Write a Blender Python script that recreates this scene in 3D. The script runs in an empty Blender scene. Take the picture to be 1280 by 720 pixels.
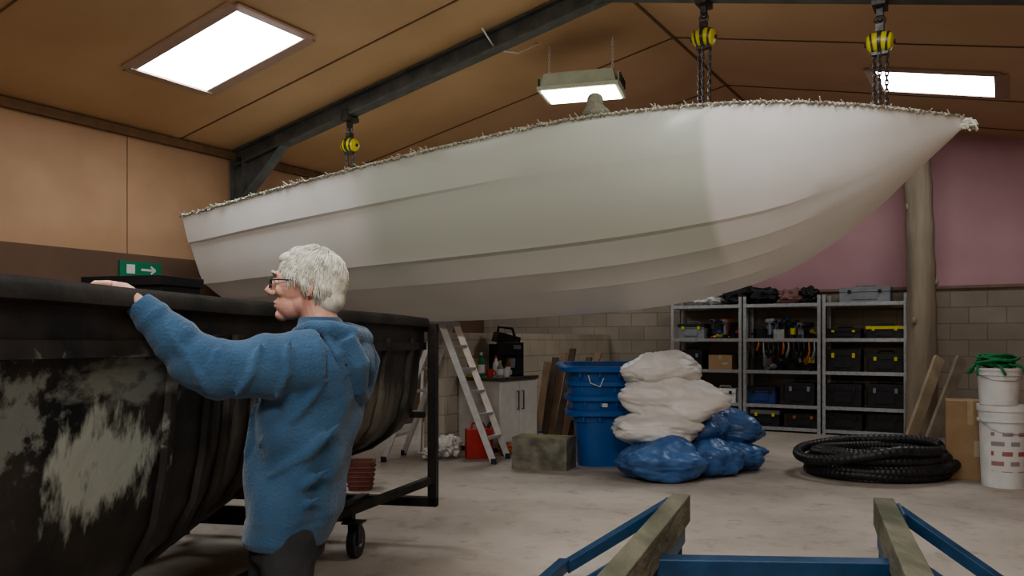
import bpy, math, random
from mathutils import Vector, Matrix, noise
random.seed(7)
TH = math.radians(30.5)
CT, ST = math.cos(TH), math.sin(TH)
def B(x, y, z=0.0):      # building axes -> world
    return Vector((CT*x+ST*y, -ST*x+CT*y, z))
H = 1.35

# ------------------------------------------------------------------ materials
def newmat(name):
    m = bpy.data.materials.new(name); m.use_nodes = True
    nt = m.node_tree
    return m, nt, nt.nodes['Principled BSDF']
def mat(name, c1, c2=None, rough=0.6, metal=0.0, scale=8.0, bump=0.0, bscale=None, coat=0.0, stretch=None, detail=5.0, contrast=(0.35,0.65), sss=0.0, spec=None, sheen=0.0):
    m, nt, p = newmat(name)
    p.inputs['Roughness'].default_value = rough
    p.inputs['Metallic'].default_value = metal
    if coat: p.inputs['Coat Weight'].default_value = coat
    if sheen: p.inputs['Sheen Weight'].default_value = sheen
    if spec is not None: p.inputs['Specular IOR Level'].default_value = spec
    if sss:
        p.inputs['Subsurface Weight'].default_value = sss
        p.inputs['Subsurface Radius'].default_value = (0.01,0.004,0.002)
    if c2 is None: c2 = tuple(c*0.8 for c in c1)
    tc = nt.nodes.new('ShaderNodeTexCoord'); mp = nt.nodes.new('ShaderNodeMapping')
    nt.links.new(tc.outputs['Object'], mp.inputs['Vector'])
    if stretch: mp.inputs['Scale'].default_value = stretch
    n = nt.nodes.new('ShaderNodeTexNoise'); n.inputs['Scale'].default_value = scale; n.inputs['Detail'].default_value = detail
    nt.links.new(mp.outputs[0], n.inputs['Vector'])
    r = nt.nodes.new('ShaderNodeValToRGB')
    r.color_ramp.elements[0].position = contrast[0]; r.color_ramp.elements[1].position = contrast[1]
    r.color_ramp.elements[0].color = (*c1,1); r.color_ramp.elements[1].color = (*c2,1)
    nt.links.new(n.outputs['Fac'], r.inputs['Fac']); nt.links.new(r.outputs[0], p.inputs['Base Color'])
    if bump:
        n2 = nt.nodes.new('ShaderNodeTexNoise'); n2.inputs['Scale'].default_value = bscale or scale*3; n2.inputs['Detail'].default_value = 4
        nt.links.new(mp.outputs[0], n2.inputs['Vector'])
        b = nt.nodes.new('ShaderNodeBump'); b.inputs['Strength'].default_value = bump; b.inputs['Distance'].default_value = 0.02
        nt.links.new(n2.outputs['Fac'], b.inputs['Height']); nt.links.new(b.outputs[0], p.inputs['Normal'])
    return m
def emat(name, col, s):
    m, nt, p = newmat(name)
    p.inputs['Base Color'].default_value = (*col,1)
    p.inputs['Emission Color'].default_value = (*col,1); p.inputs['Emission Strength'].default_value = s
    return m
def blockmat(name, c1, c2, mortar, axis):
    m, nt, p = newmat(name); p.inputs['Roughness'].default_value = 0.9
    tc = nt.nodes.new('ShaderNodeTexCoord'); sp = nt.nodes.new('ShaderNodeSeparateXYZ'); cb = nt.nodes.new('ShaderNodeCombineXYZ')
    nt.links.new(tc.outputs['Object'], sp.inputs[0])
    nt.links.new(sp.outputs[axis], cb.inputs[0]); nt.links.new(sp.outputs[2], cb.inputs[1])
    br = nt.nodes.new('ShaderNodeTexBrick'); br.inputs['Scale'].default_value = 1.0
    br.inputs['Brick Width'].default_value = 0.45; br.inputs['Row Height'].default_value = 0.225
    br.inputs['Mortar Size'].default_value = 0.008; br.inputs['Mortar Smooth'].default_value = 0.3
    br.inputs['Color1'].default_value = (*c1,1); br.inputs['Color2'].default_value = (*c2,1); br.inputs['Mortar'].default_value = (*mortar,1)
    nt.links.new(cb.outputs[0], br.inputs['Vector'])
    n = nt.nodes.new('ShaderNodeTexNoise'); n.inputs['Scale'].default_value = 3; n.inputs['Detail'].default_value = 8
    nt.links.new(tc.outputs['Object'], n.inputs['Vector'])
    r = nt.nodes.new('ShaderNodeMapRange'); r.inputs['To Min'].default_value = 0.75; r.inputs['To Max'].default_value = 1.2
    nt.links.new(n.outputs['Fac'], r.inputs['Value'])
    mx = nt.nodes.new('ShaderNodeVectorMath'); mx.operation='SCALE'
    nt.links.new(br.outputs['Color'], mx.inputs[0]); nt.links.new(r.outputs[0], mx.inputs['Scale'])
    nt.links.new(mx.outputs[0], p.inputs['Base Color'])
    b = nt.nodes.new('ShaderNodeBump'); b.inputs['Strength'].default_value = 0.5; b.inputs['Distance'].default_value=0.01; b.invert=True
    nt.links.new(br.outputs['Fac'], b.inputs['Height']); nt.links.new(b.outputs[0], p.inputs['Normal'])
    return m

# ------------------------------------------------------------------ mesh builder
def frame_from(d, up=Vector((0,0,1))):
    d = d.normalized()
    if abs(d.dot(up)) > 0.98: up = Vector((1,0,0))
    x = d.cross(up).normalized(); y = x.cross(d).normalized()
    return x, y
class MB:
    def __init__(s): s.v=[]; s.f=[]; s.m=[]
    def add(s, vs, fs, mi=0):
        o = len(s.v); s.v += [Vector(v) for v in vs]
        for f in fs: s.f.append([i+o for i in f]); s.m.append(mi)
    def box(s, c, sz, R=None, mi=0, taper=1.0):
        hx,hy,hz = sz[0]/2, sz[1]/2, sz[2]/2
        vs=[]
        for z in (-1,1):
            t = 1.0 if z<0 else taper
            for x,y in ((-1,-1),(1,-1),(1,1),(-1,1)):
                v = Vector((x*hx*t,y*hy*t,z*hz))
                if R is not None: v = R @ v
                vs.append(v+Vector(c))
        s.add(vs, [(3,2,1,0),(4,5,6,7),(0,1,5,4),(1,2,6,5),(2,3,7,6),(3,0,4,7)], mi)
    def beam(s, p0, p1, w, h, mi=0, up=Vector((0,0,1))):
        p0,p1=Vector(p0),Vector(p1); x,y = frame_from(p1-p0, up)
        vs=[]
        for p in (p0,p1):
            for a,b in ((-1,-1),(1,-1),(1,1),(-1,1)): vs.append(p+x*a*w/2+y*b*h/2)
        s.add(vs, [(0,1,2,3),(7,6,5,4),(4,5,1,0),(5,6,2,1),(6,7,3,2),(7,4,0,3)], mi)
    def tube(s, pts, rad, n=10, mi=0, cap=True, closed=False, up=Vector((0,0,1))):
        pts=[Vector(p) for p in pts]; N=len(pts)
        if not isinstance(rad,(list,tuple)): rad=[rad]*N
        vs=[]; px=None
        for i,p in enumerate(pts):
            if closed: d = pts[(i+1)%N]-pts[i-1]
            else: d = pts[min(i+1,N-1)]-pts[max(i-1,0)]
            d.normalize()
            if px is None: px,_ = frame_from(d, up)
            px = (px - d*px.dot(d)).normalized(); py = d.cross(px)
            r = rad[i]; ra,rb = r if isinstance(r,(list,tuple)) else (r,r)
            for k in range(n):
                a=2*math.pi*k/n; vs.append(p+px*math.cos(a)*ra+py*math.sin(a)*rb)
        fs=[]
        for i in range(N if closed else N-1):
            j=(i+1)%N
            for k in range(n):
                k2=(k+1)%n; fs.append((i*n+k,i*n+k2,j*n+k2,j*n+k))
        if cap and not closed:
            fs.append(tuple(reversed(range(n)))); fs.append(tuple(range((N-1)*n,N*n)))
        s.add(vs,fs,mi)
    def cyl(s,p0,p1,r0,r1=None,n=20,mi=0): s.tube([p0,p1],[r0,r1 if r1 is not None else r0],n=n,mi=mi)
    def ell(s, c, r, R=None, mi=0, u=20, w=12):
        if not isinstance(r,(list,tuple)): r=(r,r,r)
        vs=[];fs=[]
        vs.append((0,0,1))
        for i in range(1,w):
            t=math.pi*i/w
            for j in range(u):
                a=2*math.pi*j/u; vs.append((math.sin(t)*math.cos(a),math.sin(t)*math.sin(a),math.cos(t)))
        vs.append((0,0,-1)); L=len(vs)-1
        for j in range(u):
            fs.append((0,1+j,1+(j+1)%u)); fs.append((L,L-u+(j+1)%u,L-u+j))
        for i in range(w-2):
            for j in range(u):
                a=1+i*u+j;b=1+i*u+(j+1)%u; fs.append((a,a+u,b+u,b))
        out=[]
        for v in vs:
            q=Vector((v[0]*r[0],v[1]*r[1],v[2]*r[2]))
            if R is not None: q=R@q
            out.append(q+Vector(c))
        s.add(out,fs,mi)
    def rings(s, rings, mi=0, cap0=True, cap1=True):
        n=len(rings[0]); vs=[v for r in rings for v in r]; fs=[]
        for i in range(len(rings)-1):
            for k in range(n):
                k2=(k+1)%n; fs.append((i*n+k,i*n+k2,(i+1)*n+k2,(i+1)*n+k))
        if cap0: fs.append(tuple(reversed(range(n))))
        if cap1: fs.append(tuple(range((len(rings)-1)*n,len(rings)*n)))
        s.add(vs,fs,mi)
    def obj(s, name, mats, loc=(0,0,0), rz=0.0, smooth=False, bevel=0.0, parent=None, angle=None):
        me=bpy.data.meshes.new(name); me.from_pydata([tuple(v) for v in s.v],[],s.f)
        for m in mats: me.materials.append(m)
        for i,p in enumerate(me.polygons):
            p.material_index=min(s.m[i],len(mats)-1); p.use_smooth=smooth
        me.update()
        ob=bpy.data.objects.new(name,me); bpy.context.scene.collection.objects.link(ob)
        ob.location=loc; ob.rotation_euler[2]=rz
        if bevel:
            b=ob.modifiers.new('bevel','BEVEL'); b.width=bevel; b.segments=2; b.limit_method='ANGLE'; b.angle_limit=math.radians(40)
        if smooth and angle:
            try: me.set_sharp_from_angle(angle=math.radians(angle))
            except Exception: pass
        if parent: ob.parent=parent
        return ob
def remesh(ob, vox, it=6, fac=0.5):
    r=ob.modifiers.new('remesh','REMESH'); r.mode='VOXEL'; r.voxel_size=vox; r.use_smooth_shade=True
    if it:
        s=ob.modifiers.new('smooth','SMOOTH'); s.iterations=it; s.factor=fac
    return ob
def empty(name, loc=(0,0,0)):
    e=bpy.data.objects.new(name,None); bpy.context.scene.collection.objects.link(e); e.location=loc; e.empty_display_size=0.1
    return e
def RZ(a): return Matrix.Rotation(a,3,'Z')
def RX(a): return Matrix.Rotation(a,3,'X')
def RY(a): return Matrix.Rotation(a,3,'Y')

# ------------------------------------------------------------------ palette
M_steel = mat('galvanised_steel',(0.38,0.39,0.40),(0.5,0.5,0.5),0.4,0.6,20)
M_alu = mat('aluminium',(0.58,0.59,0.59),(0.68,0.68,0.68),0.35,0.6,14)
M_dark = mat('black_plastic',(0.012,0.012,0.014),(0.022,0.022,0.024),0.45,0,10)
M_blacksteel = mat('black_painted_steel',(0.012,0.012,0.013),(0.03,0.025,0.022),0.5,0.2,12)
M_yel = mat('yellow_plastic',(0.62,0.54,0.03),(0.54,0.46,0.03),0.4,0,10)
M_orange = mat('orange_plastic',(0.5,0.13,0.04),(0.42,0.10,0.03),0.45)
M_red = mat('red_plastic',(0.45,0.04,0.03),(0.38,0.03,0.02),0.45)
M_blueobj = mat('blue_plastic_case',(0.02,0.06,0.2),(0.02,0.05,0.16),0.45)
M_white = mat('white_plastic',(0.72,0.72,0.70),(0.62,0.62,0.6),0.45,0,6)
M_card = mat('cardboard',(0.36,0.24,0.135),(0.31,0.20,0.11),0.85,0,5,0.1)
M_wood = mat('rough_timber',(0.30,0.20,0.12),(0.20,0.13,0.08),0.8,0,6,0.3,30,stretch=(1,1,0.15))
M_grey = mat('grey_plastic',(0.2,0.21,0.22),(0.26,0.27,0.28),0.5)
M_green = mat('green_cloth',(0.03,0.28,0.10),(0.02,0.16,0.06),0.8,0,20,0.4)

# ------------------------------------------------------------------ room shell (object coords = building axes)
XL, XR, YB, YG = -8.32, 1.95, -4.0, 13.1
XA = -3.22
def cz(x): return 4.75-0.21*abs(x-XA)
ROT=-TH
M_floor, nt, p = newmat('concrete_floor'); p.inputs['Roughness'].default_value=0.65
tc=nt.nodes.new('ShaderNodeTexCoord')
n1=nt.nodes.new('ShaderNodeTexNoise'); n1.inputs['Scale'].default_value=0.55; n1.inputs['Detail'].default_value=9; n1.inputs['Roughness'].default_value=0.62
r1=nt.nodes.new('ShaderNodeValToRGB'); e=r1.color_ramp.elements
e[0].position=0.34; e[0].color=(0.31,0.27,0.225,1); e[1].position=0.64; e[1].color=(0.50,0.445,0.38,1)
n2=nt.nodes.new('ShaderNodeTexNoise'); n2.inputs['Scale'].default_value=5; n2.inputs['Detail'].default_value=12; n2.inputs['Roughness'].default_value=0.72
r2=nt.nodes.new('ShaderNodeValToRGB'); e=r2.color_ramp.elements
e[0].position=0.30; e[0].color=(0.45,0.42,0.38,1); e[1].position=0.47; e[1].color=(1,1,1,1)
mx=nt.nodes.new('ShaderNodeMix'); mx.data_type='RGBA'; mx.blend_type='MULTIPLY'; mx.inputs[0].default_value=0.6
nt.links.new(tc.outputs['Object'],n1.inputs['Vector']); nt.links.new(tc.outputs['Object'],n2.inputs['Vector'])
nt.links.new(n1.outputs['Fac'],r1.inputs[0]); nt.links.new(n2.outputs['Fac'],r2.inputs[0])
nt.links.new(r1.outputs[0],mx.inputs[6]); nt.links.new(r2.outputs[0],mx.inputs[7]); nt.links.new(mx.outputs[2],p.inputs['Base Color'])
bp=nt.nodes.new('ShaderNodeBump'); bp.inputs['Strength'].default_value=0.1; bp.inputs['Distance'].default_value=0.01
nt.links.new(n2.outputs['Fac'],bp.inputs['Height']); nt.links.new(bp.outputs[0],p.inputs['Normal'])

M_ceil = mat('tan_foam_panel_ceiling',(0.60,0.40,0.23),(0.52,0.335,0.18),0.42,0,1.0,0.05,3,detail=8)
M_wallL = mat('tan_foam_panel_wall',(0.48,0.31,0.19),(0.40,0.25,0.145),0.7,0,1.2,0.05,3,detail=8)
M_pink = mat('pink_panel_wall',(0.50,0.30,0.32),(0.44,0.255,0.275),0.75,0,1.0,detail=8)
M_blockG = blockmat('concrete_block_gable',(0.31,0.265,0.21),(0.26,0.22,0.17),(0.21,0.175,0.135),0)
M_wallShade = mat('brown_wall_painted_shade',(0.17,0.105,0.07),(0.13,0.08,0.052),0.85,0,1.2,detail=8)  # lower wall band, its shadow put into the dark brown colour
M_blockW = blockmat('painted_block',(0.56,0.51,0.41),(0.49,0.45,0.36),(0.38,0.345,0.28),1)
M_joint = mat('panel_joint',(0.2,0.115,0.06),(0.16,0.09,0.045),0.7)

b=MB(); b.box(((XL+XR)/2,(YB+YG)/2,-0.05),(XR-XL+0.4,YG-YB+0.4,0.1)); b.obj('floor',[M_floor],rz=ROT)
b=MB()
for xa,xb in ((XL-0.1,XA),(XA,XR+0.1)):
    vs=[(xa,YB-.1,cz(xa)),(xb,YB-.1,cz(xb)),(xb,YG+.1,cz(xb)),(xa,YG+.1,cz(xa))]
    vs+= [(x,y,z+0.08) for x,y,z in vs]
    b.add(vs,[(3,2,1,0),(4,5,6,7),(0,1,5,4),(1,2,6,5),(2,3,7,6),(3,0,4,7)])
b.obj('ceiling',[M_ceil],rz=ROT)
b=MB(); b.box((XL-0.05,(YB+YG)/2,1.15),(0.1,YG-YB,2.30),mi=0)
b.box((XL-0.05,(YB+YG)/2,(2.30+3.69)/2),(0.1,YG-YB,1.39),mi=1)
for y in (-1.4,0.4,2.2,4.0,5.8,9.6,11.4): b.box((XL+0.002,y,2.99),(0.006,0.008,1.38),mi=2)
b.obj('wall_left',[M_wallShade,M_wallL,M_joint],rz=ROT)
b=MB(); b.box((XR+0.05,(YB+YG)/2,1.83),(0.1,YG-YB,3.66)); b.obj('wall_right',[M_wallL],rz=ROT)
def gable(name,y0,mats,zs=2.08):
    b=MB()
    b.box(((XL+XR)/2,y0,zs/2),(XR-XL,0.1,zs),mi=0)
    pts=[(XL,zs),(XR,zs),(XR,cz(XR)),(XA,cz(XA)),(XL,cz(XL))]
    vs=[(x,y0-.05,z) for x,z in pts]+[(x,y0+.05,z) for x,z in pts]
    fs=[(0,1,2,3,4),(9,8,7,6,5)]+[(i,(i+5),((i+1)%5)+5,(i+1)%5) for i in range(5)]
    b.add(vs,fs,1)
    return b.obj(name,mats,rz=ROT)
gable('wall_gable',YG+0.05,[M_blockG,M_pink])
gable('wall_rear',YB-0.05,[M_blockG,M_wallL])
b=MB(); b.box((XA,YG-0.02,2.08),(XR-XL,0.05,0.04)); b.obj('trim_1',[mat('wall_plate',(.25,.17,.13),None,.8)],rz=ROT)
b=MB(); b.box((-5.95,(8.25+YG)/2,.72),(0.3,YG-8.25,1.44)); b.obj('wall_partition',[M_blockW],rz=ROT)
b=MB()
for y in (-1.7,0.15,2.0,3.7,6.45,9.05,11.1,12.6):
    for xa,xb in ((XL,XA),(XA,XR)):
        b.beam((xa,y,cz(xa)-0.004),(xb,y,cz(xb)-0.004),0.018,0.010)
b.beam((XA,YB,cz(XA)-0.008),(XA,YG,cz(XA)-0.008),0.03,0.016)
b.obj('trim_2',[M_joint],rz=ROT)
b=MB(); b.box((XL+0.04,(YB+YG)/2,3.63),(0.07,YG-YB,0.09)); b.obj('trim_3',[M_joint],rz=ROT)
M_sky=emat('skylight_diffuser',(0.90,0.95,1.0),11.5); M_skyf=mat('skylight_frame',(0.42,0.29,0.22),(0.46,0.32,0.25),0.6)
wi=1
for (y0,y1) in ((-0.0,0.95),(4.99,5.92),(9.97,10.95)):
    for (x0,x1) in ((-7.16,-5.71),(-1.30,-0.05)):
        b=MB()
        off=0.012
        vs=[(x0,y0,cz(x0)-off),(x1,y0,cz(x1)-off),(x1,y1,cz(x1)-off),(x0,y1,cz(x0)-off)]
        b.add(vs,[(3,2,1,0)],0)
        for (pa,pb) in (((x0,y0),(x1,y0)),((x1,y0),(x1,y1)),((x1,y1),(x0,y1)),((x0,y1),(x0,y0))):
            b.beam((pa[0],pa[1],cz(pa[0])-0.012),(pb[0],pb[1],cz(pb[0])-0.012),0.13,0.02,1)
        b.obj('window_%d'%wi,[M_sky,M_skyf],rz=ROT); wi+=1
# green exit sign on the left wall, with white running-figure/arrow bars
b=MB(); b.box((XL+.02,5.95,2.13),(.03,.52,.17),mi=0)
b.box((XL+.037,5.82,2.13),(.004,.10,.10),mi=1); b.beam((XL+.037,5.95,2.13),(XL+.037,6.12,2.13),.004,.025,1); b.beam((XL+.037,6.07,2.17),(XL+.037,6.13,2.13),.004,.02,1); b.beam((XL+.037,6.07,2.09),(XL+.037,6.13,2.13),.004,.02,1)
b.obj('exit_sign',[mat('sign_green',(.02,.22,.11),(.02,.2,.1),.5),M_white],rz=ROT)

# ------------------------------------------------------------------ portal frame
M_rsj=mat('grey_painted_steel',(0.09,0.10,0.095),(0.15,0.15,0.14),0.5,0.2,6)
b=MB(); YF=7.25
def ibeam(b,p0,p1,dep,wid,up):
    b.beam(p0,p1,0.014,dep,0,up)
    x,y=frame_from(Vector(p1)-Vector(p0),up)
    for s in (-1,1): b.beam(Vector(p0)+y*s*dep/2,Vector(p1)+y*s*dep/2,wid,0.014,0,up)
for xe in (XL+0.1,XR-0.1):
    ibeam(b,(xe,YF,cz(xe)-0.11),(XA,YF,cz(XA)-0.11),0.18,0.15,Vector((0,0,1)))
    xc = xe+0.06 if xe<0 else xe-0.06
    ibeam(b,(xc,YF,0),(xc,YF,cz(xc)-0.1),0.2,0.15,Vector((1,0,0)))
    sg=1 if xe<0 else -1
    vs=[(xc+sg*.08,YF-.006,cz(xc)-0.2),(xc+sg*.08,YF-.006,cz(xc)-0.62),(xc+sg*.75,YF-.006,cz(xc+sg*.75)-0.2),
        (xc+sg*.08,YF+.006,cz(xc)-0.2),(xc+sg*.08,YF+.006,cz(xc)-0.62),(xc+sg*.75,YF+.006,cz(xc+sg*.75)-0.2)]
    b.add(vs,[(0,1,2),(5,4,3),(0,3,4,1),(1,4,5,2),(2,5,3,0)],0)
    b.beam((xc+sg*.08,YF,cz(xc)-0.62),(xc+sg*.75,YF,cz(xc+sg*.75)-0.2),0.15,0.014,0)
b.box((XA,YF,cz(XA)-0.14),(0.5,0.012,0.2))
b.obj('steel_portal_frame',[M_rsj],rz=ROT)

# ------------------------------------------------------------------ boat hull
K=1.36
def interp(tab,s):
    if s<=tab[0][0]: return tab[0][1]
    for i in range(len(tab)-1):
        if s<=tab[i+1][0]:
            t=(s-tab[i][0])/(tab[i+1][0]-tab[i][0])
            return tab[i][1]+(tab[i+1][1]-tab[i][1])*t
    return tab[-1][1]
def smoothtab(tab,s,w=0.18):
    acc=0; ks=(-1,-.75,-.5,-.25,0,.25,.5,.75,1)
    for k in ks: acc+=interp(tab,min(max(s+k*w,tab[0][0]),tab[-1][0]))
    return acc/len(ks)
ZG=[(0,2.59),(.4,2.63),(1,2.655),(2,2.625),(3,2.54),(4.2,2.447),(5.5,2.345)]
ZK=[(0,2.55),(.06,2.49),(.25,2.315),(.5,2.07),(.75,1.882),(1,1.747),(1.5,1.61),(2,1.55),(3,1.505),(4,1.49),(5.5,1.49)]
HB=[(0,0.012),(.1,.12),(.25,.26),(.4,.385),(.7,.58),(1,.74),(1.5,.91),(2,1.0),(3,1.05),(4.2,1.0),(5.5,.86)]
FM=[(1,1.0),(.97,.998),(.86,.992),(.745,.985),(.73,.966),(.65,.955),(.55,.942),(.45,.925),(.36,.90),(.345,.868),(.28,.78),(.225,.69),(.212,.645),(.13,.42),(.12,.37),(.05,.15),(0,0.0)]
def sst(x): x=max(0,min(1,x)); return x*x*(3-2*x)
def sect(s):
    w=0.22 if s>0.5 else (0.10 if s>.25 else 0.03)
    zg=1.35+(smoothtab(ZG,s,.3)-1.35)*K
    zk=1.35+(smoothtab(ZK,s,w)-1.35)*K
    hb=smoothtab(HB,s,w if s>0.1 else 0.0)*K
    wr=sst((4.4-s)/2.6)*.92
    wv=sst((1.6-s)/1.5)
    led=sst((s-.35)/.8)
    out=[]
    for f,g in FM:
        gu=(1-(1-f)**2.5)**0.60
        gv=f**0.72 if f>0 else 0
        gr=gu*(1-wv)+gv*wv
        if f<.35: gr-=.020*led*min(1,f/.1)
        if f<.22: gr-=.022*led*min(1,f/.1)
        if f<.125: gr-=.020*led*min(1,f/.1)
        gg=g*(1-wr)+gr*wr
        out.append((hb*max(gg,0), zk+(zg-zk)*f, f))
    return out
ss=[0,.03,.06,.1,.15,.2,.25,.32,.4,.5,.6,.7,.85,1,1.15,1.3,1.5,1.75,2,2.25,2.5,2.75,3,3.3,3.6,3.9,4.2,4.5,4.8,5.1,5.3,5.5]
X0=-0.205*K
rings=[]
for s in ss:
    sec=sect(s)
    ring=[]
    full=[(-y,z,f) for y,z,f in sec]+[(y,z,f) for y,z,f in reversed(sec[:-1])]
    for y,z,f in full:
        rake=0.0
        if s>4.8: rake=0.34*(1-f)*(s-4.8)/0.7
        ring.append((X0-s*K+rake, YF+y, z))
    rings.append(ring)
n=len(rings[0]); b=MB()
vs=[v for r in rings for v in r]; fs=[]
for i in range(len(rings)-1):
    for k in range(n-1): fs.append((i*n+k,i*n+k+1,(i+1)*n+k+1,(i+1)*n+k))
i=len(rings)-1; fs.append(tuple(i*n+k for k in range(n)))
b.add(vs,fs,0)
M_hull, nt, p = newmat('white_gelcoat')
p.inputs['Roughness'].default_value=0.42; p.inputs['Coat Weight'].default_value=0.22; p.inputs['Coat Roughness'].default_value=0.14
tc=nt.nodes.new('ShaderNodeTexCoord'); n1=nt.nodes.new('ShaderNodeTexNoise'); n1.inputs['Scale'].default_value=1.1; n1.inputs['Detail'].default_value=6
nt.links.new(tc.outputs['Object'],n1.inputs['Vector'])
r1=nt.nodes.new('ShaderNodeValToRGB'); e=r1.color_ramp.elements; e[0].position=.3; e[0].color=(.68,.67,.63,1); e[1].position=.7; e[1].color=(.77,.76,.73,1)
nt.links.new(n1.outputs['Fac'],r1.inputs[0])
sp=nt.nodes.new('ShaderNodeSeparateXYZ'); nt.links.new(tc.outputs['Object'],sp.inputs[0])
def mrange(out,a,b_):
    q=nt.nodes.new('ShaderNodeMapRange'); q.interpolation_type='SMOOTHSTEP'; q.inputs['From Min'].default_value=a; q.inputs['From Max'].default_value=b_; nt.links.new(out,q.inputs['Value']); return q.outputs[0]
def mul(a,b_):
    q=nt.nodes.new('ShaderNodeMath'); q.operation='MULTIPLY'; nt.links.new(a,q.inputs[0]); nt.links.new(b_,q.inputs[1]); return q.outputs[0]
shade_zone=mul(mul(mrange(sp.outputs[0],-1.92,-2.01),mrange(sp.outputs[0],-5.3,-4.8)),mrange(sp.outputs[2],1.75,2.2))  # greenish shade and reflection patch painted into the hull colour
mx=nt.nodes.new('ShaderNodeMix'); mx.data_type='RGBA'; nt.links.new(shade_zone,mx.inputs[0]); nt.links.new(r1.outputs[0],mx.inputs[6]); mx.inputs[7].default_value=(.51,.54,.47,1)
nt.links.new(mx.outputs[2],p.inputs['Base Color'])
M_fibre=mat('raw_glass_fibre',(0.52,0.51,0.40),(0.70,0.69,0.60),0.8,0,30,0.3)
for side in (-1,1):
    top=[]
    for j in range(0,901):
        s=5.5*j/900; sec=sect(s); y,z,_=sec[0]
        top.append(Vector((X0-s*K,YF+side*y,z)))
    vs=[];fs=[]
    for j,pv in enumerate(top):
        o=Vector((0,side,0)); r=random.random()
        wv=0.010+0.026*r**3+0.010*max(0,noise.noise(pv*4))
        vs+= [pv-o*0.03+Vector((0,0,.004+.012*random.random()**3)), pv+o*wv+Vector((random.uniform(-.004,.004),0,0.006-0.014*random.random())), pv+o*0.006+Vector((0,0,-.008-0.022*random.random()**2))]
    for j in range(len(top)-1):
        a=j*3; fs+= [(a,a+1,a+4,a+3),(a+1,a+2,a+5,a+4)]
    b.add(vs,fs,1)
    for j in range(240):
        q=random.choice(top); l=random.uniform(.015,.05); o=Vector((random.uniform(-.5,.5),side,random.uniform(-.8,.7)))
        b.tube([q,q+o*l],[.003,.001],4,1)
sec=sect(5.5)
for j in range(60):
    y=-sec[0][0]+2*sec[0][0]*j/59; pz=sec[0][1]
    b.tube([(X0-5.5*K+.02,YF+y,pz+.01),(X0-5.5*K-.03-.05*random.random(),YF+y+random.uniform(-.02,.02),pz-.01-.03*random.random())],[.012,.002],5,1)
for j in range(60):
    a=random.uniform(-1,1); l=random.uniform(.03,.10)
    st=Vector((X0-0.04*random.random(),YF+random.uniform(-.02,.02),1.35+(2.59-1.35)*K-0.07*random.random()))
    b.tube([st,st+Vector((l*.8,l*.4*a,-l*.15*random.random())) ,st+Vector((l,l*.6*a,-l*.5))],[.009,.005,.001],5,1)
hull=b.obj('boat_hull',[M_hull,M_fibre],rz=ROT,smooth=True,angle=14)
so=hull.modifiers.new('sol','SOLIDIFY'); so.thickness=0.008; so.offset=0
b=MB(); g=sect(1.83)[0]
c=Vector((X0-1.83*K, YF-g[0]+0.06, g[1]+0.09))
for k in range(9):
    b.ell(c+Vector((random.uniform(-.04,.04),random.uniform(-.03,.03),random.uniform(-.05,.04))),(random.uniform(.05,.075),random.uniform(.05,.07),random.uniform(.05,.065)),RX(random.random()))
b.ell(c+Vector((0,0,-.055)),(.115,.09,.05))
remesh(b.obj('cloth_bundle',[mat('dirty_cloth',(0.20,0.21,0.15),(0.30,0.29,0.22),0.9,0,20,0.8,60)],rz=ROT),0.012,3)

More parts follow.
